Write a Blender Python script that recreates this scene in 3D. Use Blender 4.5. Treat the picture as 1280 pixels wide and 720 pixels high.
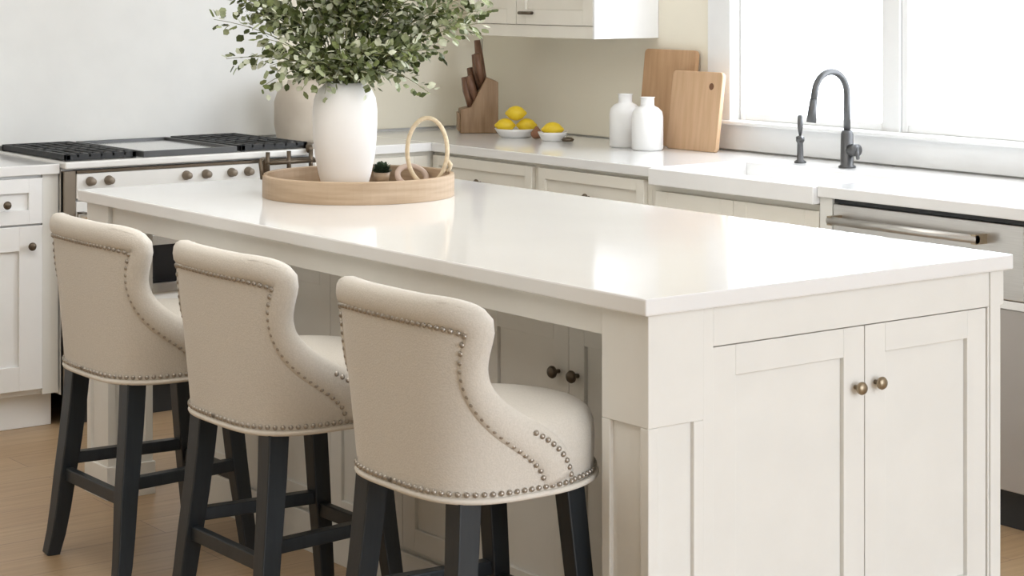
import bpy, bmesh, math, random
from mathutils import Vector, Matrix
random.seed(7)
for o in list(bpy.data.objects): bpy.data.objects.remove(o)
SC = bpy.context.scene
COL = SC.collection
# World frame: x runs across the island to the window wall, y along the island to the range wall.
# ---------------------------------------------------------------- camera
cam = bpy.data.cameras.new('camera'); camo = bpy.data.objects.new('camera', cam); COL.objects.link(camo)
camo.location = (-2.598, -3.04, 1.548)
camo.rotation_euler = (math.radians(90), 0, -math.atan2(0.5976, 0.8018))
cam.sensor_width = 36; cam.lens = 2507/1280*36; cam.shift_y = -380/1280
cam.clip_start = .05
SC.camera = camo
# ---------------------------------------------------------------- sky, daylight, added overhead fill, exposure
W = bpy.data.worlds.new('sky'); SC.world = W; W.use_nodes = True
W.node_tree.nodes['Background'].inputs[0].default_value = (.90, .985, 1.10, 1)
W.node_tree.nodes['Background'].inputs[1].default_value = 4.8
def area(name, loc, direction, sx, sy, power, col=(1, 1, 1)):
    l = bpy.data.lights.new(name, 'AREA'); l.shape = 'RECTANGLE'; l.size = sx; l.size_y = sy
    l.energy = power; l.color = col
    o = bpy.data.objects.new(name, l); COL.objects.link(o); o.location = loc
    o.rotation_euler = Vector(direction).to_track_quat('-Z', 'Y').to_euler()
    return o
def portal(name, loc, direction, sx, sy):
    o = area(name, loc, direction, sx, sy, 1); o.data.cycles.is_portal = True
portal('patio_portal', (.55, -9.1, 1.35), (0, 1, 0), 3.9, 2.5)
portal('added_ceiling_gap_portal', (-.2, -5.05, 2.9), (0, 0, -1), 5.4, 2.3)  # unseen ceiling opening, added only to bring in more sky light
portal('window_portal', (2.78, 1.1, 1.69), (-1, 0, 0), 3.0, 1.32)
area('daylight_patio', (.6, -9.3, 1.5), (0.02, 1, -.03), 4.0, 2.4, 70, (.90, .97, 1.08))
area('added_overhead_fill', (-.6, 1.9, 2.70), (0, .12, -1), 3.6, 3.0, 57, (1, .985, .95))  # added fill above the aisle, no fixture there; lifts far cabinets and tops
area('daylight_window', (3.0, 1.1, 1.75), (-1, 0, -.12), 3.4, 1.5, 34, (.97, .985, 1))
SC.view_settings.view_transform = 'Standard'; SC.view_settings.look = 'None'
SC.view_settings.gamma = 1; SC.view_settings.exposure = 0.2; SC.view_settings.use_curve_mapping = False

# ---------------------------------------------------------------- materials
def mat(name, col, rough=.5, metal=0, noise=None, scale=8, stretch=(1, 1, 1), bump=0, spec=None, wave=None, sheen=0, coord='Object'):
    m = bpy.data.materials.new(name); m.use_nodes = True
    nt = m.node_tree; b = nt.nodes['Principled BSDF']
    b.inputs['Base Color'].default_value = (*col, 1); b.inputs['Roughness'].default_value = rough
    b.inputs['Metallic'].default_value = metal
    if spec is not None: b.inputs['Specular IOR Level'].default_value = spec
    if sheen: b.inputs['Sheen Weight'].default_value = sheen
    tc = nt.nodes.new('ShaderNodeTexCoord'); mp = nt.nodes.new('ShaderNodeMapping')
    mp.inputs['Scale'].default_value = stretch
    nt.links.new(tc.outputs[coord], mp.inputs[0])
    n = nt.nodes.new('ShaderNodeTexNoise'); n.inputs['Scale'].default_value = scale; n.inputs['Detail'].default_value = 5
    nt.links.new(mp.outputs[0], n.inputs['Vector'])
    c2 = noise if noise else tuple(min(1, c*1.03) for c in col)
    r = nt.nodes.new('ShaderNodeValToRGB')
    r.color_ramp.elements[0].position = .35; r.color_ramp.elements[1].position = .65
    r.color_ramp.elements[0].color = (*col, 1); r.color_ramp.elements[1].color = (*c2, 1)
    nt.links.new(n.outputs[0], r.inputs[0]); nt.links.new(r.outputs[0], b.inputs['Base Color'])
    if bump:
        bp = nt.nodes.new('ShaderNodeBump'); bp.inputs['Strength'].default_value = bump; bp.inputs['Distance'].default_value = .002
        nt.links.new(n.outputs[0], bp.inputs['Height']); nt.links.new(bp.outputs[0], b.inputs['Normal'])
    return m
def planks(name, c1, c2, gap, w, L, rough):
    m = bpy.data.materials.new(name); m.use_nodes = True
    nt = m.node_tree; b = nt.nodes['Principled BSDF']; b.inputs['Roughness'].default_value = rough
    tc = nt.nodes.new('ShaderNodeTexCoord')
    br = nt.nodes.new('ShaderNodeTexBrick'); br.inputs['Scale'].default_value = 1
    br.inputs['Brick Width'].default_value = L; br.inputs['Row Height'].default_value = w
    br.inputs['Mortar Size'].default_value = .0012; br.inputs['Color1'].default_value = (*c1, 1)
    br.inputs['Color2'].default_value = (*c2, 1); br.inputs['Mortar'].default_value = (*gap, 1)
    nt.links.new(tc.outputs['Object'], br.inputs['Vector'])
    mp = nt.nodes.new('ShaderNodeMapping'); mp.inputs['Scale'].default_value = (1.2, 22, 1)
    nt.links.new(tc.outputs['Object'], mp.inputs[0])
    n = nt.nodes.new('ShaderNodeTexNoise'); n.inputs['Scale'].default_value = 2.5; n.inputs['Detail'].default_value = 6
    nt.links.new(mp.outputs[0], n.inputs['Vector'])
    mx = nt.nodes.new('ShaderNodeMix'); mx.data_type = 'RGBA'; mx.blend_type = 'MULTIPLY'; mx.inputs[0].default_value = .45
    rr = nt.nodes.new('ShaderNodeValToRGB'); rr.color_ramp.elements[0].position = .3; rr.color_ramp.elements[1].position = .7
    rr.color_ramp.elements[0].color = (.55, .5, .45, 1); rr.color_ramp.elements[1].color = (1, 1, 1, 1)
    nt.links.new(n.outputs[0], rr.inputs[0]); nt.links.new(br.outputs[0], mx.inputs[6]); nt.links.new(rr.outputs[0], mx.inputs[7])
    nt.links.new(mx.outputs[2], b.inputs['Base Color'])
    return m
M = {}
M['cab'] = mat('cream_white_cabinet_paint', (.80, .785, .735), .38)
M['cabw'] = mat('white_cabinet_paint', (.90, .895, .88), .38)
M['greige'] = mat('warm_white_cabinet_paint', (.80, .76, .67), .45)
M['quartz'] = mat('white_quartz', (.86, .85, .83), .10, noise=(.83, .82, .80), scale=2.2)
M['slab'] = mat('white_slab', (.80, .795, .765), .45)
M['tile'] = mat('greige_backsplash', (.90, .84, .70), .6, noise=(.91, .86, .72), scale=3)
M['wall'] = mat('white_plaster', (.82, .81, .78), .8)
M['wallwarm'] = mat('warm_tan_plaster', (.60, .54, .43), .85)
M['trim'] = mat('white_trim_paint', (.85, .85, .84), .4)
M['floor'] = planks('oak_planks', (.46, .31, .175), (.53, .375, .22), (.22, .14, .09), .16, 1.7, .38)
M['linen'] = mat('oatmeal_linen', (.71, .66, .585), .95, noise=(.65, .605, .53), scale=260, bump=.5, sheen=.2)
M['welt'] = mat('cream_welting', (.74, .69, .61), .85, scale=200)
M['nail'] = mat('pewter_nailheads', (.40, .36, .31), .35, metal=.75)
M['black'] = mat('charcoal_painted_wood', (.015, .019, .023), .42, noise=(.02, .025, .029), scale=12, stretch=(6, 6, .6))
M['steel'] = mat('brushed_steel', (.55, .53, .50), .33, metal=.85, noise=(.6, .58, .55), scale=30, stretch=(.3, .3, 12))
M['steel2'] = mat('grey_steel_door', (.42, .39, .36), .45, metal=.35)
M['chrome'] = mat('polished_chrome', (.75, .74, .72), .12, metal=1)
M['brass'] = mat('aged_brass', (.36, .29, .20), .35, metal=.85)
M['umber'] = mat('brown_metal_trim', (.26, .215, .165), .45, metal=.3)
M['bronze'] = mat('dark_bronze', (.13, .10, .07), .4, metal=.7)
M['gun'] = mat('gunmetal', (.105, .105, .105), .38, metal=.55)
M['iron'] = mat('cast_iron', (.02, .021, .022), .55, bump=.3, scale=60)
M['blackglass'] = mat('black_oven_glass', (.008, .008, .009), .08)
M['enamel'] = mat('white_enamel', (.84, .83, .80), .2)
M['ceramic'] = mat('white_ceramic', (.86, .85, .83), .35)
M['ceramicmatte'] = mat('matte_white_ceramic', (.86, .84, .81), .6)
M['crock'] = mat('beige_stoneware', (.56, .49, .40), .7, noise=(.6, .53, .44), scale=10)
M['traywood'] = mat('light_oak_tray', (.42, .30, .19), .5, noise=(.52, .385, .26), scale=5, stretch=(1, 1, 14))
M['board'] = mat('warm_oak_board', (.50, .30, .155), .55, noise=(.58, .36, .20), scale=6, stretch=(8, 8, .8))
M['board2'] = mat('honey_oak_board', (.58, .37, .21), .55, noise=(.65, .43, .26), scale=6, stretch=(8, 8, .8))
M['knot'] = mat('dark_hole', (.16, .07, .03), .7)
M['blockwood'] = mat('acacia_block', (.25, .15, .075), .5, noise=(.34, .215, .12), scale=7, stretch=(8, 8, .8))
M['darkwood'] = mat('walnut_handle', (.12, .055, .03), .45, noise=(.2, .1, .055), scale=10, stretch=(6, 6, 1))
M['lemon'] = mat('lemon_skin', (.86, .62, .03), .45, noise=(.8, .55, .02), scale=60, bump=.4)
M['fig'] = mat('brown_fruit', (.28, .13, .07), .6)
M['twine'] = mat('cream_twine', (.72, .60, .42), .8, noise=(.6, .48, .32), scale=90, bump=.4)
M['stem'] = mat('green_stem', (.20, .20, .09), .7)
LEAF = [mat('leaf_dark', (.060, .078, .018), .6), mat('leaf_mid', (.15, .18, .055), .6),
        mat('leaf_sage', (.31, .345, .19), .65), mat('leaf_pale', (.58, .60, .45), .7)]
M['soil'] = mat('dark_succulent', (.06, .09, .05), .6)
gl = bpy.data.materials.new('window_glass'); gl.use_nodes = True
nt = gl.node_tree; nt.nodes.clear()
out = nt.nodes.new('ShaderNodeOutputMaterial'); mx = nt.nodes.new('ShaderNodeMixShader'); mx.inputs[0].default_value = .06
tr = nt.nodes.new('ShaderNodeBsdfTransparent'); gs = nt.nodes.new('ShaderNodeBsdfGlossy'); gs.inputs['Roughness'].default_value = .02
nt.links.new(tr.outputs[0], mx.inputs[1]); nt.links.new(gs.outputs[0], mx.inputs[2]); nt.links.new(mx.outputs[0], out.inputs[0])
M['glass'] = gl

# ---------------------------------------------------------------- mesh helpers
def obj(name, bm, m, parent=None, smooth=False, bevel=0, loc=None):
    bmesh.ops.recalc_face_normals(bm, faces=bm.faces)
    me = bpy.data.meshes.new(name); bm.to_mesh(me); bm.free()
    for k in (m if isinstance(m, list) else [m]): me.materials.append(k)
    if smooth:
        for p in me.polygons: p.use_smooth = True
    o = bpy.data.objects.new(name, me); COL.objects.link(o)
    if parent is not None: o.parent = parent
    if loc: o.location = loc
    if bevel:
        b = o.modifiers.new('bevel', 'BEVEL'); b.width = bevel; b.segments = 2; b.limit_method = 'ANGLE'
    return o
def thing(name, label, cat, loc=(0, 0, 0), rz=0, group=None):
    o = bpy.data.objects.new(name, None); COL.objects.link(o); o.empty_display_size = .1
    o.location = loc; o.rotation_euler = (0, 0, rz); o['label'] = label; o['category'] = cat
    if group: o['group'] = group
    return o
def tag(o, label, cat, group=None):
    o['label'] = label; o['category'] = cat
    if group: o['group'] = group
    return o
def struct(o): o['kind'] = 'structure'; return o
def box(bm, x0, x1, y0, y1, z0, z1):
    v = [bm.verts.new((x, y, z)) for z in (z0, z1) for y in (y0, y1) for x in (x0, x1)]
    for f in ((0, 2, 3, 1), (4, 5, 7, 6), (0, 1, 5, 4), (2, 6, 7, 3), (0, 4, 6, 2), (1, 3, 7, 5)):
        bm.faces.new([v[i] for i in f])
def B(*boxes):
    bm = bmesh.new()
    for b in boxes: box(bm, *b)
    return bm
def lathe(prof, seg=40, bm=None, c=(0, 0, 0), sx=1, sy=1):
    bm = bm or bmesh.new(); rings = []
    for r, z in prof:
        if r < 1e-6: rings.append([bm.verts.new((c[0], c[1], c[2]+z))]); continue
        rings.append([bm.verts.new((c[0]+sx*r*math.cos(2*math.pi*i/seg), c[1]+sy*r*math.sin(2*math.pi*i/seg), c[2]+z)) for i in range(seg)])
    for A, Bq in zip(rings, rings[1:]):
        if len(A) == 1 and len(Bq) == 1: continue
        for i in range(seg):
            j = (i+1) % seg
            if len(A) == 1: bm.faces.new((A[0], Bq[i], Bq[j]))
            elif len(Bq) == 1: bm.faces.new((A[i], A[j], Bq[0]))
            else: bm.faces.new((A[i], A[j], Bq[j], Bq[i]))
    for R in (rings[0], rings[-1]):
        if len(R) > 1: bm.faces.new(R)
    return bm
def sweep(bm, pts, radii, seg=10, closed=False, square=False, up=None):
    pts = [Vector(p) for p in pts]; n = len(pts); rings = []
    if not isinstance(radii, (list, tuple)): radii = [radii]*n
    prev = None
    for i, p in enumerate(pts):
        if closed: t = pts[(i+1) % n]-pts[i-1]
        else: t = pts[min(i+1, n-1)]-pts[max(i-1, 0)]
        t.normalize()
        if prev is None:
            u = Vector(up) if up else (Vector((0, 0, 1)) if abs(t.z) < .9 else Vector((1, 0, 0)))
        else: u = prev
        u = (u-t*u.dot(t)).normalized(); prev = u; w = t.cross(u)
        r = radii[i]
        if square: rings.append([bm.verts.new(p+u*a*r+w*b*r) for a, b in ((-1, -1), (1, -1), (1, 1), (-1, 1))])
        else: rings.append([bm.verts.new(p+(u*math.cos(2*math.pi*k/seg)+w*math.sin(2*math.pi*k/seg))*r) for k in range(seg)])
    m = len(rings[0])
    for i in range(n if closed else n-1):
        A, Bq = rings[i], rings[(i+1) % n]
        for k in range(m):
            l = (k+1) % m
            bm.faces.new((A[k], A[l], Bq[l], Bq[k]))
    if not closed: bm.faces.new(rings[0]); bm.faces.new(rings[-1])
    return bm
def S(pts, r, **k): return sweep(bmesh.new(), pts, r, **k)

# ---------------------------------------------------------------- room
WX, WY = 2.60, 4.15          # window wall, range wall
LX, FY, CH = -5.0, -9.0, 2.75
struct(obj('floor', B((LX-.1, WX+.1, FY-.1, WY+.1, -.1, 0)), M['floor']))
struct(obj('ceiling', B((LX-.1, WX+.1, -3.9, WY+.1, CH, CH+.1), (LX-.1, WX+.1, FY-.1, -6.2, CH, CH+.1), (LX-.1, -2.9, -6.2, -3.9, CH, CH+.1), (2.5, WX+.1, -6.2, -3.9, CH, CH+.1)), M['wall']))  # gap between the slabs is added to let in extra sky light
WO = [(1.782, 2.53), (.93, 1.718), (.06, .866)]      # three sashes
WZ0, WZ1 = 1.035, 2.35
struct(obj('wall_right', B((WX, WX+.15, FY, WY, 0, WZ0), (WX, WX+.15, FY, WY, WZ1, CH), (WX, WX+.15, 2.532, WY, WZ0, WZ1),
                          (WX, WX+.15, FY, .058, WZ0, WZ1)), M['wall']))
struct(obj('wall_back', B((LX, WX+.15, WY, WY+.15, 0, CH)), M['wall']))
struct(obj('wall_left', B((LX-.15, LX, FY, WY, 0, CH)), M['wallwarm']))
struct(obj('wall_front', B((LX, -1.4, FY-.15, FY, 0, CH), (2.5, WX, FY-.15, FY, 0, CH), (-1.4, 2.5, FY-.15, FY, 2.6, CH), (-1.4, 2.5, FY-.15, FY, 0, .1)), M['wall']))
# slab and tile splashbacks on the walls
struct(obj('trim_1', B((-1.6, 1.55, WY-.012, WY-.001, .93, CH)), M['slab']))
struct(obj('trim_2', B((1.551, WX-.013, WY-.010, WY-.001, .93, CH)), M['tile']))
struct(obj('trim_3', B((WX-.010, WX-.001, 2.66, WY-.012, .925, CH)), M['tile']))
struct(obj('trim_4', B((WX-.014, WX-.001, -.28, 2.655, .925, 1.02)), M['trim']))
# window casing and sashes
struct(obj('trim_5', B((WX-.022, WX-.001, 2.53, 2.655, 1.022, 2.50), (WX-.022, WX-.001, -.08, 2.53, 2.36, 2.50),
                      (WX-.022, WX-.001, -.08, .055, 1.022, 2.36)), M['trim'], bevel=.003))
struct(obj('trim_6', B((WX-.045, WX+.028, -.08, 2.655, 1.020, 1.034)), M['trim'], bevel=.004))
for i, (a, b) in enumerate(WO):
    f = .028
    w = struct(obj('window_%d' % (i+1), B((WX+.03, WX+.08, a, a+f, WZ0, WZ1), (WX+.03, WX+.08, b-f, b, WZ0, WZ1), (WX+.03, WX+.08, a+f, b-f, WZ0, WZ0+f), (WX+.03, WX+.08, a+f, b-f, WZ1-f, WZ1)), M['trim'], bevel=.003))
    obj('glass_pane', B((WX+.052, WX+.056, a+f-.001, b-f+.001, WZ0+f-.001, WZ1-f+.001)), M['glass'], w)
struct(obj('trim_7', B((WX+.02, WX+.12, 1.720, 1.780, WZ0, WZ1), (WX+.02, WX+.12, .868, .928, WZ0, WZ1)), M['trim']))
struct(obj('baseboard_left', B((LX, LX+.02, FY, WY, 0, .14)), M['trim']))

# ---------------------------------------------------------------- cabinet fronts
def front(axis, plane, a0, a1, z0, z1, m, parent, name='door', stile=.062, th=.02, knob=None, knobm=None, pull=False):
    """shaker front. axis 'y': faces -y at y=plane, a is x; axis 'x': faces -x at x=plane, a is y"""
    g = .0008; a0 += g; a1 -= g; z0 += g; z1 -= g
    def bb(p, q, r, s, d0, d1):
        return (p, q, plane-d1, plane-d0, r, s) if axis == 'y' else (plane-d1, plane-d0, p, q, r, s)
    bx = [bb(a0, a0+stile, z0, z1, 0, th), bb(a1-stile, a1, z0, z1, 0, th), bb(a0+stile, a1-stile, z0, z0+stile, 0, th),
          bb(a0+stile, a1-stile, z1-stile, z1, 0, th), bb(a0+stile, a1-stile, z0+stile, z1-stile, 0, th*.45)]
    d = obj(name, B(*bx), m, parent, bevel=.0015)
    if knob:
        for ka, kz in knob:
            prof = [(.005, 0), (.005, .010), (.009, .013), (.0135, .017), (.0145, .022), (.0115, .027), (0, .029)]
            k = obj('knob', lathe(prof, 20), knobm or M['bronze'], d, smooth=True)
            if axis == 'y': k.rotation_euler = (math.pi/2, 0, 0); k.location = (ka, plane-th, kz)
            else: k.rotation_euler = (0, -math.pi/2, 0); k.location = (plane-th, ka, kz)
    return d

# ---------------------------------------------------------------- island
isl = thing('kitchen_island', 'large white kitchen island with panelled corner posts, knobbed cupboards and knee space for stools', 'kitchen island', (0, 0, 0))
body = B((.24, 1.085, .045, 2.35, .02, .884), (.172, .24, .045, .165, .02, .884))
obj('body', body, M['cab'], isl, bevel=.002)
def post(x0, x1, y0, y1):
    bm = B((x0, x1, y0, y1, .655, .884), (x0, x1, y0, y1, 0, .13))
    c = .026; d = .010
    box(bm, x0+d, x1-d, y0+d, y1-d, .13, .655)
    for sx in ((x0, x0+c), (x1-c, x1)):
        for sy in ((y0, y0+c), (y1-c, y1)): box(bm, sx[0], sx[1], sy[0], sy[1], .13, .655)
    # base mould
    box(bm, x0-.006, x1+.006, y0-.006, y1+.006, 0, .10)
    return bm
for p in ((.022, .170, .018, .166), (.022, .170, 2.50, 2.648), (.955, 1.098, 2.50, 2.648)):
    obj('corner_post', post(*p), M['cab'], isl, bevel=.002)
obj('corner_post', B((1.062, 1.098, .018, .10, 0, .884), (1.098, 1.114, .022, .10, .80, .884)), M['cab'], isl, bevel=.003)
obj('apron', B((.034, .056, .168, 2.498, .822, .884), (.172, .953, 2.60, 2.62, .822, .884)), M['cab'], isl, bevel=.002)
obj('face_frame', B((.1705, .200, .020, .044, .02, .884), (.200, 1.060, .020, .044, .802, .884), (.200, 1.060, .020, .044, 0, .125), (1.054, 1.060, .020, .044, .125, .802)), M['cab'], isl, bevel=.0015)
front('y', .044, .201, .650, .127, .800, M['cab'], isl, stile=.064, knob=[(.620, .668)], knobm=M['brass'])
front('y', .044, .651, 1.053, .127, .800, M['cab'], isl, stile=.064, knob=[(.683, .672)], knobm=M['brass'])
# cupboard doors facing the stools
yy = [.20, .53, .86, 1.21, 1.56, 1.95, 2.34]
for i in range(6):
    k = yy[i+1]-.035 if i % 2 == 0 else yy[i]+.035
    front('x', .239, yy[i], yy[i+1], .12, .79, M['cab'], isl, stile=.055, th=.016, knob=[(k, .665)])
obj('plinth', B((.226, .239, .17, 2.355, 0, .105), (.24, 1.09, 2.351, 2.362, 0, .105), (1.086, 1.098, .11, 2.355, 0, .105)), M['cab'], isl, bevel=.002)
obj('back_panel', B((1.086, 1.096, .101, 2.35, .105, .884)), M['cab'], isl)
top = tag(obj('island_countertop', B((0, 1.122, 0, 2.67, .885, .92)), M['quartz'], bevel=.004),
          'polished white quartz slab on top of the large island', 'countertop')

# ---------------------------------------------------------------- stools
XC = .235
def interp(tab, z):
    if z <= tab[0][0]: return tab[0][1]
    for (a, b), (c, d) in zip(tab, tab[1:]):
        if z <= c: t = (z-a)/(c-a); return b+(d-b)*t
    return tab[-1][1]
def plan_pts(z, n=240):
    k = max(0, (z-.52)/.41); b = .233+.075*k**1.1; P = []
    for i in range(n+1):
        th = math.pi*i/n; c, s = math.cos(th), math.sin(th)
        e = 3.4 if c > 0 else 2.0
        x = -XC*math.copysign(abs(c)**(2/e), c); y = b*abs(s)**(2/e)
        if c > 0: x -= .02*k*abs(c)**(2/e)
        P.append((x, y))
    L = [0]
    for (a, b2), (c2, d2) in zip(P, P[1:]): L.append(L[-1]+math.hypot(c2-a, d2-b2))
    return P, L
_cache = {}
def plan(a, z):
    zk = round(z, 3)
    if zk not in _cache: _cache[zk] = plan_pts(zk)
    P, L = _cache[zk]; s = abs(a); s = min(s, L[-1]-1e-6)
    lo, hi = 0, len(L)-1
    while hi-lo > 1:
        m = (lo+hi)//2
        if L[m] <= s: lo = m
        else: hi = m
    t = (s-L[lo])/(L[hi]-L[lo]); x = P[lo][0]+(P[hi][0]-P[lo][0])*t; y = P[lo][1]+(P[hi][1]-P[lo][1])*t
    return x, (y if a >= 0 else -y)
def perim(z):
    zk = round(z, 3)
    if zk not in _cache: _cache[zk] = plan_pts(zk)
    return _cache[zk][1][-1]
def arc_at_x(x, z):
    zk = round(z, 3)
    if zk not in _cache: _cache[zk] = plan_pts(zk)
    P, L = _cache[zk]
    for p, l in zip(P, L):
        if p[0] >= x: return l
    return L[-1]
EDGE = [(.52, .060), (.56, .055), (.60, .035), (.64, -.012), (.665, -.055), (.69, -.102), (.715, -.140), (.74, -.166), (.77, -.182), (.80, -.188), (.835, -.178), (.858, -.172), (.878, -.177), (.894, -.190), (.908, -.208), (.923, -.228)]
ZT = .919
def lift(a, z): return max(0, (z-.80)/.13)*.052*min(1, (abs(a)/.31))**5
def P3(a, z, off=0.0):
    x, y = plan(a, z); e = .004
    x1, y1 = plan(a-e, z) if abs(a) > e else plan(a-e, z); x2, y2 = plan(a+e, z)
    tx, ty = x2-x1, y2-y1; l = math.hypot(tx, ty) or 1
    nx, ny = -ty/l, tx/l
    if nx*x+ny*y < 0: nx, ny = -nx, -ny
    return Vector((x+nx*off, y+ny*off, z+lift(a, z)))
def edge2d():
    pts = []
    z = .52
    while z < .9231:
        pts.append((arc_at_x(interp(EDGE, z), z), z)); z += .012
    A = pts[-1][0]
    pts.append((A-.030, ZT+.004))
    k = 12
    for i in range(1, k+1): pts.append(((A-.05)*(1-i/k), ZT+.005))
    # smooth
    for _ in range(5):
        pts = [pts[0]]+[((pts[i-1][0]+2*pts[i][0]+pts[i+1][0])/4, (pts[i-1][1]+2*pts[i][1]+pts[i+1][1])/4) for i in range(1, len(pts)-1)]+[pts[-1]]
    return pts
E2 = edge2d()
def wide(z): return max(0, min(1, (.74-z)/.2))
def offset2d(pts, d, grow=0):
    o = []; d_ = d
    for i, (a, z) in enumerate(pts):
        a0, z0 = pts[max(i-1, 0)]; a1, z1 = pts[min(i+1, len(pts)-1)]
        ta, tz = a1-a0, z1-z0; l = math.hypot(ta, tz); d = d_+grow*wide(z)
        o.append((a-tz/l*d, z+ta/l*d))
    return o
def resample(pts, step):
    P = [Vector(p) for p in pts]; o = [P[0]]; rest = step
    for p, q in zip(P, P[1:]):
        l = (q-p).length; t = rest
        while t <= l:
            o.append(p+(q-p)*(t/l)); t += step
        rest = t-l
    return o
def nail(bm, c, n, r=.0062):
    n = n.normalized(); u = n.orthogonal().normalized(); w = n.cross(u); seg = 8
    rings = []
    for rr, h in ((1, 0), (.8, .5), (.4, .78)):
        rings.append([bm.verts.new(c+(u*math.cos(6.2832*k/seg)+w*math.sin(6.2832*k/seg))*r*rr+n*r*h) for k in range(seg)])
    for A, Bq in zip(rings, rings[1:]):
        for k in range(seg): bm.faces.new((A[k], A[(k+1) % seg], Bq[(k+1) % seg], Bq[k]))
    bm.faces.new(rings[-1])
def make_stool():
    root = thing('counter_stool', 'x', 'stool', (0, 0, 0), 0, 'upholstered counter stools along the island')
    # padded seat
    bm = bmesh.new(); rings = []; N = 72
    PP = perim(.54)
    for z, s in ((.522, .95), (.528, .975), (.60, .985), (.632, .975), (.652, .94), (.664, .87), (.672, .72), (.676, .45), (.677, .15)):
        R = []
        for i in range(N):
            a = -PP+2*PP*i/N; x, y = plan(a, .54); R.append(bm.verts.new((x*s, y*s, z)))
        rings.append(R)
    for A, Bq in zip(rings, rings[1:]):
        for k in range(N): bm.faces.new((A[k], A[(k+1) % N], Bq[(k+1) % N], Bq[k]))
    bm.faces.new(rings[0]); bm.faces.new(rings[-1])
    seat = obj('seat', bm, M['linen'], root, smooth=True)
    # outer shell of the backrest
    bm = bmesh.new(); NA = 60; TH = .045
    zs = [.522+(ZT-.522)*i/34 for i in range(35)]
    def amax(z):
        best = None
        for (a0, z0), (a1, z1) in zip(E2, E2[1:]):
            if min(z0, z1) <= z <= max(z0, z1) and abs(z1-z0) > 1e-6:
                v = a0+(a1-a0)*(z-z0)/(z1-z0)
                best = v if best is None else max(best, v)
        return (best or E2[-16][0])-.012
    go, gi = [], []
    for z in zs:
        A = amax(z); ro, ri = [], []
        for i in range(NA+1):
            a = -A+2*A*i/NA
            ro.append(bm.verts.new(P3(a, z))); ri.append(bm.verts.new(P3(a, z, -TH)))
        go.append(ro); gi.append(ri)
    for G in (go, gi):
        for r0, r1 in zip(G, G[1:]):
            for i in range(NA): bm.faces.new((r0[i], r0[i+1], r1[i+1], r1[i]))
    nz = len(zs)
    for j in range(nz-1):
        for i in (0, NA): bm.faces.new((go[j][i], go[j+1][i], gi[j+1][i], gi[j][i]))
    for i in range(NA):
        for j in (0, nz-1): bm.faces.new((go[j][i], go[j][i+1], gi[j][i+1], gi[j][i]))
    back = obj('backrest', bm, M['linen'], root, smooth=True)
    # padded rolled border
    half = [p for p in offset2d(E2, .026, .016) if p[1] > .548 or p[0] < .1]
    half = [tuple(v) for v in resample(half, .012)]
    full = half+[(-a, z) for a, z in reversed(half)]
    bm = bmesh.new(); rings = []; seg = 14
    C = [P3(a, z, -.020) for a, z in full]; n = len(C)
    for i, (a, z) in enumerate(full):
        t = (C[min(i+1, n-1)]-C[max(i-1, 0)]).normalized()
        nn = (P3(a, z, .01)-P3(a, z, -.01)).normalized(); nn = (nn-t*nn.dot(t)).normalized(); w = t.cross(nn)
        wid = .031+.017*wide(z)
        rings.append([bm.verts.new(C[i]+nn*.028*math.copysign(abs(math.cos(q))**.8, math.cos(q))+w*wid*math.copysign(abs(math.sin(q))**.8, math.sin(q))) for q in [2*math.pi*k/seg for k in range(seg)]])
    for A, Bq in zip(rings, rings[1:]):
        for k in range(seg): bm.faces.new((A[k], A[(k+1) % seg], Bq[(k+1) % seg], Bq[k]))
    bm.faces.new(rings[0]); bm.faces.new(rings[-1])
    obj('padded_border', bm, M['linen'], root, smooth=True)
    # nail rows
    bm = bmesh.new()
    row = offset2d(E2, .051, .036)
    for _ in range(6): row = [row[0]]+[((row[i-1][0]+row[i][0]+row[i+1][0])/3, (row[i-1][1]+row[i][1]+row[i+1][1])/3) for i in range(1, len(row)-1)]+[row[-1]]
    row = resample(row, .017)
    for sgn in (1, -1):
        for p in row:
            if p[1] < .545 or p[0] < .0: continue
            c = P3(sgn*p[0], p[1], .002); nail(bm, c, P3(sgn*p[0], p[1], .02)-c)
    obj('nailhead_trim', bm, M['nail'], back, smooth=True)
    bm = bmesh.new(); a = 0
    A0 = perim(.536)
    AE = arc_at_x(interp(EDGE, .536), .536)
    while a < A0:
        for sgn in (1, -1):
            inb = a < AE
            c = P3(sgn*a, .538, .002 if inb else -.003); c.z = .538
            nail(bm, c, P3(sgn*a, .538, .02)-P3(sgn*a, .538, 0))
        a += .0175
    for sgn in (1, -1):
        for a_, z_ in resample(offset2d(E2, .014), .017):
            if .55 < z_ < .66:
                c = P3(sgn*a_, z_, .006); nail(bm, c, P3(sgn*a_, z_, .02)-c)
    obj('nailhead_trim', bm, M['nail'], seat, smooth=True)
    loop = [P3(-A0+2*A0*i/90, .524, .001) for i in range(90)]
    for p in loop: p.z = .524
    obj('welting', S(loop, .0065, seg=8, closed=True), M['welt'], seat, smooth=True)
    # legs
    legs = {}
    for s in (1, -1):
        bl = [(-.172, s*.166, .525), (-.180, s*.172, .42), (-.190, s*.178, .32), (-.202, s*.186, .22), (-.211, s*.195, .13), (-.220, s*.203, .06), (-.232, s*.211, 0)]
        fl = [(.115, s*.138, .525), (.140, s*.150, .27), (.172, s*.170, 0)]
        obj('leg', S(bl, [.0265, .0255, .0245, .0235, .022, .0205, .0185], square=True, up=(1, 0, 0)), M['black'], root, bevel=.003)
        obj('leg', S(fl, [.0235, .022, .018], square=True, up=(1, 0, 0)), M['black'], root, bevel=.003)
        obj('stretcher', S([(-.178, s*.181, .262), (.130, s*.153, .262)], .0155, square=True, up=(0, 0, 1)), M['black'], root, bevel=.003)
    obj('stretcher', B((-.212, -.190, -.165, .165, .205, .240)), M['black'], root, bevel=.003)
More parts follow.
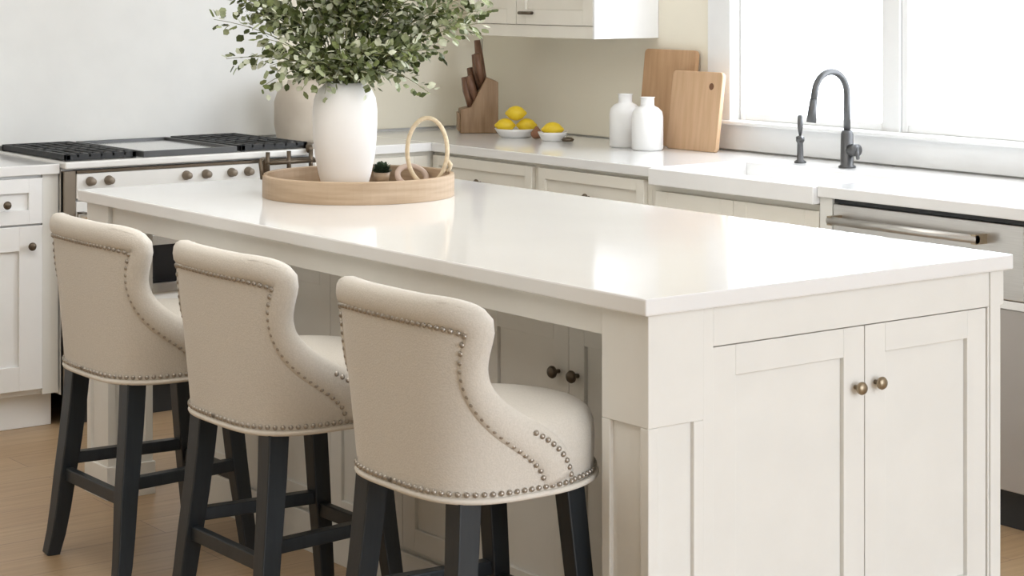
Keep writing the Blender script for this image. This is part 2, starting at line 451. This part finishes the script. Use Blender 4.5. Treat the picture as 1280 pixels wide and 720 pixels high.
    obj('stretcher', B((.130, .152, -.135, .135, .215, .250)), M['black'], root, bevel=.003)
    obj('seat_frame', B((-.165, .12, -.135, .135, .500, .521)), M['black'], root)
    return root
def copy_tree(o, parent=None):
    c = o.copy(); COL.objects.link(c)
    if parent is not None: c.parent = parent
    for ch in list(o.children): copy_tree(ch, c)
    return c
st = make_stool()
SY = [(.388, 'linen nailhead counter stool with black legs, nearest the cupboard end of the island'),
      (1.14, 'linen nailhead counter stool with black legs, the middle one between two others'),
      (1.865, 'linen nailhead counter stool with black legs, the farthest one, nearest the range')]
for i, (y, lab) in enumerate(SY):
    s = st if i == 0 else copy_tree(st)
    s.location = (-.115, y, 0); s['label'] = lab

# ---------------------------------------------------------------- window wall base run
CF = 1.925
def base_unit(y0, y1, label, drawers, cm=M['greige']):
    t = thing('base_cabinet', label, 'cabinet', (0, 0, 0), 0, None)
    obj('body', B((CF, WX-.02, y0+.001, y1-.001, .10, .884), (CF+.06, WX-.02, y0+.001, y1-.001, 0, .10)), cm, t)
    if drawers:
        front('x', CF-.0005, y0+.02, y1-.02, .70, .872, cm, t, name='drawer', stile=.04, knob=[((y0+y1)/2, .786)])
        front('x', CF-.0005, y0+.02, (y0+y1)/2, .12, .69, cm, t, knob=[((y0+y1)/2-.035, .62)])
        front('x', CF-.0005, (y0+y1)/2, y1-.02, .12, .69, cm, t, knob=[((y0+y1)/2+.035, .62)])
    return t
base_unit(2.22, 2.86, 'warm white base cabinet left of the white sink, under the white jugs', True)
base_unit(2.86, 3.548, 'warm white base cabinet in the corner, under the knife block and lemons', True)
t = thing('sink_cabinet', 'warm white base cabinet below the white farmhouse sink', 'cabinet')
obj('body', B((CF, WX-.02, 1.375, 2.219, .10, .60), (CF+.06, WX-.02, 1.375, 2.219, 0, .10), (CF, WX-.02, 1.375, 1.40, .60, .884), (CF, WX-.02, 2.185, 2.219, .60, .884), (CF, CF+.018, 1.40, 2.185, .60, .856)), M['greige'], t)
front('x', CF-.0005, 1.40, 1.79, .12, .84, M['greige'], t, knob=[(1.755, .62)]); front('x', CF-.0005, 1.79, 2.18, .12, .84, M['greige'], t, knob=[(1.825, .62)])
obj('stile', B((CF-.018, CF-.0005, 1.345, 1.398, .0, .884)), M['cab'], t)
base_unit(-.25, .60, 'warm white base cabinet right of the dishwasher', True)
# dishwasher
t = thing('dishwasher', 'grey steel dishwasher with a long bar handle under the window counter', 'dishwasher')
obj('body', B((CF+.004, WX-.03, .606, 1.340, .10, .872)), M['iron'], t)
obj('control_strip', B((CF-.012, CF+.003, .606, 1.340, .871, .8835)), M['iron'], t)
obj('door', B((CF-.020, CF+.003, .606, 1.340, .655, .868)), M['steel'], t, bevel=.003)
obj('door', B((CF-.014, CF+.003, .606, 1.340, .115, .628)), M['steel2'], t, bevel=.003)
obj('trim_strip', B((CF-.018, CF+.003, .606, 1.340, .630, .653)), M['enamel'], t)
obj('kickplate', B((CF+.03, CF+.045, .606, 1.340, 0, .10)), M['iron'], t)
h = obj('handle', S([(CF-.062, .735, .822), (CF-.062, 1.318, .822)], .0125, seg=14), M['steel'], t, smooth=True)
obj('bracket', B((CF-.070, CF-.020, .735, .752, .808, .836)), M['brass'], h); obj('bracket', B((CF-.070, CF-.020, 1.302, 1.318, .808, .836)), M['brass'], h)
# counters
SX0, SX1, SY0, SY1 = 1.885, 2.34, 1.40, 2.185
ctr = B((1.895, WX-.016, -.28, SY0-.001, .885, .92), (SX1+.001, WX-.016, SY0-.001, SY1+.001, .885, .92), (1.895, WX-.016, SY1+.001, WY-.014, .885, .92), (1.345, 1.895, 3.52, WY-.014, .885, .92))
tag(obj('corner_countertop', ctr, M['quartz'], bevel=.003), 'white quartz counter running under the window and round the corner to the range', 'countertop')
# farmhouse sink
bm = B((SX0-.01, SX1, SY0, SY1, .66, .68), (SX0-.01, SX0+.02, SY0, SY1, .865, .918), (SX0+.045, SX0+.06, SY0, SY1, .66, .87), (SX1-.02, SX1, SY0, SY1, .68, .918), (SX0+.02, SX1-.02, SY0, SY0+.02, .68, .918), (SX0+.02, SX1-.02, SY1-.02, SY1, .68, .918), (SX0+.02, SX0+.06, SY0+.02, SY1-.02, .86, .918))
bm.free()
bm = B((SX0-.008, SX0+.035, SY0, SY1, .862, .918), (SX0+.065, SX1, SY0, SY1, .68, .70), (SX0+.065, SX0+.085, SY0, SY1, .70, .90), (SX0+.035, SX0+.085, SY0, SY1, .895, .918),
       (SX1-.02, SX1, SY0, SY1, .70, .918), (SX0+.085, SX1-.02, SY0, SY0+.02, .70, .918), (SX0+.085, SX1-.02, SY1-.02, SY1, .70, .918))
tag(obj('farmhouse_sink', bm, M['ceramic'], bevel=.003), 'white ceramic apron-front sink set in the counter below the window', 'sink')
# faucet
FXp, FYp = 2.42, 1.775
t = thing('kitchen_faucet', 'tall dark gooseneck kitchen faucet with a side lever behind the sink', 'faucet', (FXp, FYp, .92))
obj('base', lathe([(.030, 0), (.030, .006), (.023, .010), (.0215, .115), (.019, .122), (.016, .128)], 28), M['gun'], t, smooth=True)
pts = [(0, 0, .12), (0, 0, .22)]
R = .078
for i in range(0, 15):
    q = math.pi*i/14*.94; pts.append((-R+R*math.cos(q), 0, .252+R*1.0*math.sin(q)))
ex, ez = pts[-1][0], pts[-1][2]
pts += [(ex-.006, 0, ez-.03)]
obj('spout', S(pts, .0115, seg=14), M['gun'], t, smooth=True)
obj('spray_head', S([(ex-.006, 0, ez-.028), (ex-.012, 0, ez-.065), (ex-.018, 0, ez-.105)], [.0125, .0145, .0165], seg=16), M['gun'], t, smooth=True)
lv = obj('lever', S([(0, -.015, .062), (0, -.050, .062)], .021, seg=18), M['gun'], t, smooth=True)
obj('lever_arm', S([(0, -.044, .070), (-.012, -.062, .034)], [.008, .006], seg=10), M['gun'], lv, smooth=True)
t = thing('water_tap', 'small dark filtered-water tap standing left of the tall faucet', 'faucet', (2.42, 2.0, .92))
obj('base', lathe([(.021, 0), (.021, .006), (.012, .012), (.0105, .07), (.015, .078), (.015, .092), (0, .098)], 20), M['gun'], t, smooth=True)
obj('spout', S([(0, 0, .082), (-.01, -.014, .088), (-.02, -.026, .080)], .0085, seg=10), M['gun'], t, smooth=True)
obj('handle', S([(0, 0, .095), (0, 0, .112), (0, 0, .130), (0, 0, .168)], [.004, .008, .0105, .0085], seg=12), M['gun'], t, smooth=True)

# ---------------------------------------------------------------- wall cabinet
t = thing('wall_cabinet', 'warm white wall cabinet with a small dark pull, hung above the corner counter', 'cabinet')
obj('body', B((2.285, WX-.012, 2.965, 3.80, 1.385, 2.30)), M['greige'], t, bevel=.002)
front('x', 2.284, 2.965, 3.455, 1.385, 2.30, M['greige'], t, stile=.06)
d = front('x', 2.284, 3.457, 3.80, 1.385, 2.30, M['greige'], t, stile=.06)
obj('pull', S([(2.262, 3.405, 1.432), (2.240, 3.405, 1.432), (2.240, 3.345, 1.432), (2.262, 3.345, 1.432)], .0065, seg=10), M['bronze'], t, smooth=True)
obj('light_rail', B((2.270, WX-.012, 2.966, 3.80, 1.335, 1.384)), M['greige'], t, bevel=.002)
obj('end_panel', B((2.264, WX-.012, 2.952, 2.964, 1.336, 2.30)), M['cabw'], t)  # whiter than the doors: the side's stronger light is put into its colour

# ---------------------------------------------------------------- range wall
RF = 3.55
t = thing('drawer_cabinet', 'white base cabinet left of the range with a drawer above a panelled door', 'cabinet')
obj('body', B((-.20, .322, RF, WY-.02, .12, .884), (-.20, .318, RF+.035, WY-.02, 0, .12)), M['cabw'], t, bevel=.002)
front('y', RF-.0005, -.185, .262, .715, .875, M['cabw'], t, name='drawer', stile=.05, knob=[(.125, .788)])
front('y', RF-.0005, -.185, .262, .14, .71, M['cabw'], t, stile=.085, knob=[(.216, .640)])
obj('filler', B((.264, .322, RF-.014, RF-.0005, .12, .884)), M['cab'], t)
t2 = thing('base_cabinet', 'plain white base cabinet left of the drawer cabinet, cut off at the left', 'cabinet')
obj('body', B((-1.4, -.202, RF, WY-.02, .12, .884), (-1.4, -.202, RF+.035, WY-.02, 0, .12)), M['cabw'], t2)
front('y', RF-.0005, -.80, -.21, .14, .875, M['cabw'], t2)
tag(obj('side_countertop', B((-1.4, .322, RF-.03, WY-.014, .885, .92)), M['quartz'], bevel=.003), 'short white counter left of the range', 'countertop')
t = thing('base_cabinet', 'warm white base cabinet between the range and the corner', 'cabinet')
obj('body', B((1.345, 1.925, RF, WY-.02, .10, .884), (1.345, 1.925, RF+.06, WY-.02, 0, .10)), M['greige'], t)
front('y', RF-.0005, 1.36, 1.88, .12, .87, M['greige'], t, knob=[(1.40, .62)])
# range
RX0, RX1 = .330, 1.338; RY = 3.50
t = thing('range_cooker', 'wide white and brass range with black grates between white counters', 'range')
obj('body', B((RX0, RX1, RY+.03, WY-.03, .11, .90), (RX0, RX0+.03, RY+.012, RY+.03, .11, .89)), M['enamel'], t)
obj('side_trim', B((RX0, RX0+.042, RY, RY+.029, .11, .893)), M['umber'], t)
obj('control_panel', B((RX0+.044, RX1, RY-.004, RY+.029, .795, .883)), M['enamel'], t, bevel=.003)
obj('trim_strip', B((RX0+.044, RX1, RY-.006, RY+.029, .884, .894)), M['bronze'], t)
obj('cooktop', B((RX0-.002, RX1, RY-.012, WY-.03, .901, .926)), M['enamel'], t, bevel=.006)
obj('backguard', B((RX0, RX1, WY-.048, WY-.030, .926, .945)), M['steel'], t, bevel=.002)
for kx in (.425, .495, .80, .88, .985, 1.055):
    k = obj('knob', lathe([(.017, 0), (.017, .006), (.0125, .010), (.0125, .028), (.010, .031), (0, .032)], 20), M['umber'], t, smooth=True)
    k.rotation_euler = (math.pi/2, 0, 0); k.location = (kx, RY-.004, .855)
d = obj('oven_door', B((RX0+.044, RX1-.01, RY, RY+.029, .20, .785)), M['enamel'], t, bevel=.003)
obj('oven_window', B((RX0+.16, RX1-.12, RY-.004, RY, .475, .611)), M['blackglass'], d)
obj('window_frame', B((RX0+.15, RX1-.11, RY-.012, RY, .612, .645), (RX0+.15, RX1-.11, RY-.010, RY, .440, .474)), M['chrome'], d)
h = obj('handle', S([(RX0+.03, RY-.05, .735), (RX1-.05, RY-.05, .735)], .013, seg=14), M['chrome'], d, smooth=True)
for hx in (RX0+.06, RX1-.08): obj('bracket', B((hx-.012, hx+.012, RY-.055, RY, .715, .750)), M['bronze'], h)
obj('drawer', B((RX0+.044, RX1-.01, RY, RY+.029, .125, .195)), M['enamel'], t, bevel=.002)
obj('kickplate', B((RX0+.02, RX1-.02, RY+.04, RY+.055, 0, .108)), M['iron'], t)
# towel rail brackets at the right end of the range
r_ = obj('rail', S([(1.10, RY-.045, .885), (1.325, RY-.045, .885)], .009, seg=10), M['bronze'], t, smooth=True)
for hx in (1.115, 1.205, 1.30): obj('rail_bracket', S([(hx, RY-.045, .83), (hx, RY-.045, .925)], .0085, seg=8), M['bronze'], r_, smooth=True)
obj('rail_tip', S([(1.295, RY-.045, .925), (1.335, RY+.03, .935)], .014, seg=10), M['bronze'], r_, smooth=True)
def grate(x0, x1, y0, y1):
    z0, z1 = .937, .950; w = .007
    bm = B((x0, x1, y0, y0+.018, z0-.008, z1), (x0, x1, y1-.018, y1, z0-.008, z1), (x0, x0+.018, y0, y1, z0-.008, z1), (x1-.018, x1, y0, y1, z0-.008, z1), (x0, x1, (y0+y1)/2-w, (y0+y1)/2+w, z0, z1))
    for k in (1, 2, 3, 4, 5):
        xx = x0+(x1-x0)*k/6; box(bm, xx-w*.8, xx+w*.8, y0, y1, z0, z1)
    for k in (1, 3, 5, 7):
        yy_ = y0+(y1-y0)*k/8; box(bm, x0, x1, yy_-w*.6, yy_+w*.6, z0, z1)
    for fx in (x0, x1-.016):
        for fy in (y0, y1-.016): box(bm, fx, fx+.016, fy, fy+.016, .926, z0)
    return bm
for gx in ((.345, .615), (1.04, 1.325)):
    obj('grate', grate(gx[0], gx[1], RY+.02, WY-.06), M['iron'], t, bevel=.002)
    for by in (3.66, 3.93): obj('burner', lathe([(.052, 0), (.052, .006), (.036, .008), (.036, .0145), (0, .0155)], 24, c=((gx[0]+gx[1])/2, by, .926)), M['iron'], t, smooth=False)
obj('griddle_rim', B((.64, 1.02, RY+.015, RY+.030, .926, .948), (.64, 1.02, WY-.075, WY-.06, .926, .948), (.64, .652, RY+.03, WY-.075, .926, .948), (1.008, 1.02, RY+.03, WY-.075, .926, .948)), M['gun'], t, bevel=.002)
obj('griddle_plate', B((.653, 1.007, RY+.031, WY-.076, .926, .940)), M['chrome'], t)
# crock beside the range
tag(obj('stoneware_crock', lathe([(0, 0), (.10, 0), (.125, .02), (.135, .07), (.135, .16), (.12, .205), (.085, .23), (.08, .245), (.07, .245), (.07, .22), (0, .215)], 40), M['crock'], smooth=True, loc=(1.53, 3.86, .92)),
    'round-shouldered beige stoneware crock on the counter right of the range', 'crock')

# ---------------------------------------------------------------- tray and vase
TX, TY = .604, 2.02; TR = .285
t = thing('serving_tray', 'round pale wooden tray with a raised rim on the island', 'tray', (TX, TY, .9205))
obj('rim', lathe([(TR, 0), (TR, .062), (TR-.004, .065), (TR-.012, .065), (TR-.014, .062), (TR-.014, .013), (TR-.02, .012), (0, .012), (0, 0)], 72), M['traywood'], t, smooth=False)
def at(px, py, d): 
    X = (px-640)/2507*d
    return Vector((X*.8018+d*.5976-2.598, -X*.5976+d*.8018-3.04, 1.548-(py+20)*d/2507))
hd = []
for sy_ in (-1, 1): hd.append((TR*math.cos(math.pi*.80+sy_*.13), TR*math.sin(math.pi*.80+sy_*.13)))
hb = bmesh.new()
sweep(hb, [(hd[0][0], hd[0][1], .05), (hd[0][0]*1.02, hd[0][1]*1.02, .105), (hd[1][0]*1.02, hd[1][1]*1.02, .105), (hd[1][0], hd[1][1], .05)], .006, seg=8)
obj('handle', hb, M['bronze'], t, smooth=True)
VX, VY = .632, 2.142
vase = thing('vase', 'tall matte white ceramic vase holding leafy branches on the round tray', 'vase', (VX, VY, .933))
obj('body', lathe([(0, 0), (.064, 0), (.070, .004), (.080, .04), (.090, .09), (.0955, .14), (.0980, .19), (.098, .235), (.093, .270), (.081, .296), (.066, .308), (.060, .316), (.054, .316), (.052, .304), (.062, .28), (.07, .2), (0, .19)], 56), M['ceramicmatte'], vase, smooth=True)
# bouquet
bq = thing('leafy_bouquet', 'airy bouquet of small-leaved green branches spreading from the white vase', 'branches', (VX, VY, .933))
def leaf(bm, p, d, n, L, mi):
    d = d.normalized(); w = d.cross(n)
    if w.length < 1e-3: w = d.orthogonal()
    w.normalize(); up = w.cross(d)
    W_ = L*.43
    a = bm.verts.new(p); b = bm.verts.new(p+d*L*.30+w*W_*.85-up*L*.05); c = bm.verts.new(p+d*L*.68+w*W_*.8-up*L*.02)
    e = bm.verts.new(p+d*L-up*L*.06); f = bm.verts.new(p+d*L*.68-w*W_*.8-up*L*.02); g = bm.verts.new(p+d*L*.30-w*W_*.85-up*L*.05)
    m1 = bm.verts.new(p+d*L*.45+up*L*.05)
    for q in ((a, m1, b), (b, m1, c), (c, m1, e), (e, m1, f), (f, m1, g), (g, m1, a)):
        fc = bm.faces.new(q); fc.material_index = mi
# camera-right direction r and away direction dd are only used to describe the bouquet's lopsided spread
r = Vector((.8018, -.5976, 0)); dd = Vector((.5976, .8018, 0))
specs = []
random.seed(11)
for i in range(44):
    u = -1+2*(i+.5)/44
    side = u*(.41 if u > 0 else .35)+random.uniform(-.03, .03)
    dep = random.uniform(-.17, .17)*(1-.3*abs(u))
    hgt = .20+.22*(1-u*u)+random.uniform(-.12, .10)
    if u > .5: hgt += .04
    specs.append((side, dep, hgt))
for i in range(30):
    side = random.uniform(-.24, .27); dep = random.uniform(-.2, .05); specs.append((side, dep, random.uniform(0, .15)))
specs += [(-.05, -.12, -.03), (-.12, -.10, -.02), (.10, -.12, -.02), (-.02, -.13, .01), (-.395, -.02, .19), (-.36, .0, .07), (.43, .0, .27), (.40, .02, .19), (.26, -.08, -.03), (-.24, -.08, -.01), (.30, .02, .10), (.44, .05, .22)]
for side, dep, hgt in specs:
    base = Vector((random.uniform(-.02, .02), random.uniform(-.02, .02), .22))
    mouth = Vector((random.uniform(-.028, .028)+side*.05, random.uniform(-.028, .028), .318))
    tip = r*side+dd*dep+Vector((0, 0, .318+hgt))
    ctrl = mouth+(r*side+dd*dep)*.38+Vector((0, 0, max(.10, hgt*.85)))
    pts = [base, mouth]
    K = 9
    for k in range(1, K+1):
        q = k/K; pts.append(mouth*(1-q)**2+ctrl*2*q*(1-q)+tip*q*q)
    br = obj('branch', S(pts, [.0026]*2+[.0024-.0016*k/K for k in range(1, K+1)], seg=5), M['stem'], bq, smooth=True)
    bm = bmesh.new()
    L_ = sum((pts[k+1]-pts[k]).length for k in range(1, len(pts)-1))
    nl = int(L_/.0115)
    for k in range(nl):
        q = .26+.74*(k+random.random())/nl
        p = mouth*(1-q)**2+ctrl*2*q*(1-q)+tip*q*q
        tg = ((ctrl-mouth)*(1-q)+(tip-ctrl)*q).normalized()
        for _ in range(2):
            rd = Vector((random.gauss(0, 1), random.gauss(0, 1), random.gauss(0, 1)))
            d_ = (rd-tg*rd.dot(tg)).normalized()
            off = d_*random.uniform(.003, .034)+tg*random.uniform(-.01, .012)
            centre = 1-min(1, abs(side)/.42*q)
            pr = random.random()
            mi = 0 if pr < .27 else 1 if pr < .52 else 2 if pr < .76 else 3
            leaf(bm, p+off, d_*.8+tg*.5, Vector((random.gauss(0, .6), random.gauss(0, .6), 1)), random.uniform(.018, .034), mi)
    obj('leaves', bm, LEAF, br)
# things on the tray
RXp = at(537, 230, 6.06); 
t = thing('twine_ring', 'cream twine-wrapped ring standing against the right rim of the tray', 'ring', (.800, 1.945, .9345), math.atan2(-.5976, .8018))
ring = [(.060*math.cos(2*math.pi*k/40), .012*math.sin(2*math.pi*k/40), .112+.098*math.sin(2*math.pi*k/40)) for k in range(40)]
obj('hoop', S(ring, .0068, seg=9, closed=True), M['twine'], t, smooth=True)
obj('knot', S([(.058, .004, .085), (.070, -.004, .070), (.064, .006, .050), (.052, .002, .060)], .0075, seg=8), M['twine'], t, smooth=True)
lk = [(.045*math.cos(2*math.pi*k/30), .036*math.sin(2*math.pi*k/30), .016*math.sin(4*math.pi*k/30)*0+.0) for k in range(30)]
o = tag(obj('wooden_link', S(lk, .009, seg=9, closed=True), mat('blush_wood', (.55, .42, .34), .6), smooth=True, loc=(.812, 2.045, .962)), 'pinkish wooden link leaning on the tray rim behind the cream ring', 'ring')
o.rotation_euler = (.9, .2, -.5)
tc_ = at(497, 197, 6.28)
t = thing('succulent', 'tiny dark green succulent on the tray between vase and cream ring', 'plant', (.770, 2.150, .9335))
obj('pot', lathe([(0, 0), (.020, 0), (.026, .035), (.022, .035), (0, .030)], 20), M['traywood'], t, smooth=True)
bm = bmesh.new()
for k in range(26):
    q = k*2.4; e = .25+k/26*1.1; leaf(bm, Vector((0, 0, .032)), Vector((math.cos(q)*math.cos(e), math.sin(q)*math.cos(e), math.sin(e))), Vector((0, 0, 1)), .04, 0)
obj('rosette', bm, M['soil'], t)

# ---------------------------------------------------------------- counter objects by the window wall
def board(name, label, y0, y1, z1, xbot, lean, m, hole=None, notch=None):
    """upright board, foot at x=xbot, leaning back to the wall"""
    H = z1; w = y1-y0; c = .018; th = .018
    bm = bmesh.new(); pr = []
    def arc(cx, cz, a0, a1, rr):
        for k in range(5):
            a = a0+(a1-a0)*k/4; pr.append((cx+rr*math.cos(a), cz+rr*math.sin(a)))
    arc(w-c, c, -math.pi/2, 0, c); arc(w-c, H-c, 0, math.pi/2, c); arc(c, H-c, math.pi/2, math.pi, c); arc(c, c, math.pi, 1.5*math.pi, c)
    A = [bm.verts.new((0, y, z)) for y, z in pr]; Bq = [bm.verts.new((th, y, z)) for y, z in pr]
    bm.faces.new(A); bm.faces.new(Bq)
    for i in range(len(A)): j = (i+1) % len(A); bm.faces.new((A[i], A[j], Bq[j], Bq[i]))
    o = obj(name, bm, m, bevel=.003, loc=(xbot, y0, .9205)); o.rotation_euler = (0, lean, 0)
    tag(o, label, 'cutting board')
    if hole:
        h = obj('hanging_hole', lathe([(0, -.002), (.011, -.002), (.013, .0005), (0, .0005)], 20), M['knot'], o)
        h.rotation_euler = (0, -math.pi/2, 0); h.location = (.0, hole[0], hole[1])
    return o
board('cutting_board', 'larger warm brown wooden cutting board leaning on the wall behind the other', 2.70, 3.005, .375, 2.522, .11, M['board'])
board('cutting_board', 'smaller honey-coloured wooden cutting board with a hanging hole, in front of the larger one', 2.485, 2.765, .300, 2.462, .13, M['board2'], hole=(.055, .245))
def jug(name, label, x, y, s):
    t = thing(name, label, 'jug', (x, y, .9205))
    obj('body', lathe([(0, 0), (.054, 0), (.060, .006), (.060, .125), (.056, .145), (.042, .160), (.028, .166), (.026, .172), (.026, .196), (.030, .200), (.022, .200), (.020, .17), (0, .165)], 40), M['ceramic'], t, smooth=True).scale = (s, s, s)
    return t
jug('ceramic_jug', 'white ceramic jug with a short neck, right one of the pair by the cutting boards', 2.345, 2.735, 1.0)
jug('ceramic_jug', 'white ceramic jug with a short neck, left one of the pair, farther from the window', 2.370, 2.895, 1.02)
# knife block
t = thing('knife_block', 'wooden knife block with dark brown handles fanning from its top', 'knife block', (2.36, 3.86, .9205), -.55)
bm = bmesh.new()
prof = [(-.075, 0), (.085, 0), (.085, .215), (.035, .235), (-.03, .11), (-.075, .10)]
A = [bm.verts.new((x, -.065, z)) for x, z in prof]; Bq = [bm.verts.new((x, .065, z)) for x, z in prof]
bm.faces.new(A); bm.faces.new(Bq)
for i in range(len(A)): j = (i+1) % len(A); bm.faces.new((A[i], A[j], Bq[j], Bq[i]))
obj('body', bm, M['blockwood'], t, bevel=.004)
for k, (y, z, l, tilt) in enumerate(((-.045, .15, .09, -.15), (-.018, .20, .13, -.05), (.012, .21, .12, .10), (.040, .17, .10, .22), (-.032, .215, .12, -.25), (.03, .225, .10, .3), (0, .225, .165, 0), (-.03, .115, .12, -.1), (.02, .12, .11, .1))):
    x0 = -.022+.05*(z-.12)/.1
    obj('knife_handle', S([(x0, y, z-.02), (x0-.02, y+tilt*.03, z+l*.5), (x0-.03, y+tilt*.08, z+l)], [.014, .018, .013], seg=8), M['darkwood'], t, smooth=True)
obj('front_panel', B((-.084, -.0755, -.06, .06, .01, .085)), M['blockwood'], t, bevel=.002)
# lemons
def bowl(x, y, rr, label):
    return tag(obj('small_bowl', lathe([(0, 0), (rr*.64, 0), (rr*.72, .004), (rr*.92, .024), (rr, .036), (rr*.95, .036), (rr*.85, .020), (rr*.75, .011), (0, .010)], 36), M['ceramicmatte'], smooth=True, loc=(x, y, .9205)), label, 'bowl')
def lemon(x, y, z, rz, label, s=1.0):
    o = obj('lemon', lathe([(0, -.042), (.005, -.040), (.010, -.034), (.021, -.024), (.027, -.010), (.028, 0), (.027, .010), (.021, .024), (.010, .034), (.005, .040), (0, .042)], 24), M['lemon'], smooth=True, loc=(x, y, z))
    o.rotation_euler = (math.pi/2, 0, rz); o.scale = (s, s, s)
    tag(o, label, 'lemon'); return o
LX_, LY_ = 2.33, 3.545
bowl(LX_, LY_, .088, 'shallow pale bowl of lemons nearer to the knife block')
lemon(LX_-.8018*.044, LY_+.5976*.044, .968, .93, 'left lemon of the three in the bowl beside the knife block', 1.05)
lemon(LX_+.8018*.044, LY_-.5976*.044, .968, .93, 'right lemon of the three in the bowl beside the knife block', 1.05)
lemon(LX_, LY_, 1.018, .93, 'lemon on top of the pile in the bowl beside the knife block', 1.08)
bowl(2.33, 3.30, .060, 'smaller pale bowl holding a single lemon')
lemon(2.33, 3.30, .965, .93, 'single lemon alone in the smaller pale bowl', 1.1)
tag(obj('fig', lathe([(0, 0), (.014, .002), (.024, .014), (.024, .026), (.012, .040), (.005, .050), (0, .052)], 20), M['fig'], smooth=True, loc=(2.34, 3.418, .9205)), 'small brown fig between the two lemon bowls', 'fruit')
tag(obj('pebble', lathe([(0, 0), (.020, .002), (.026, .010), (.018, .018), (0, .020)], 20), M['bronze'], smooth=True, loc=(2.34, 3.215, .9205)), 'small dark lidded tin lying right of the lemon bowls', 'tin')
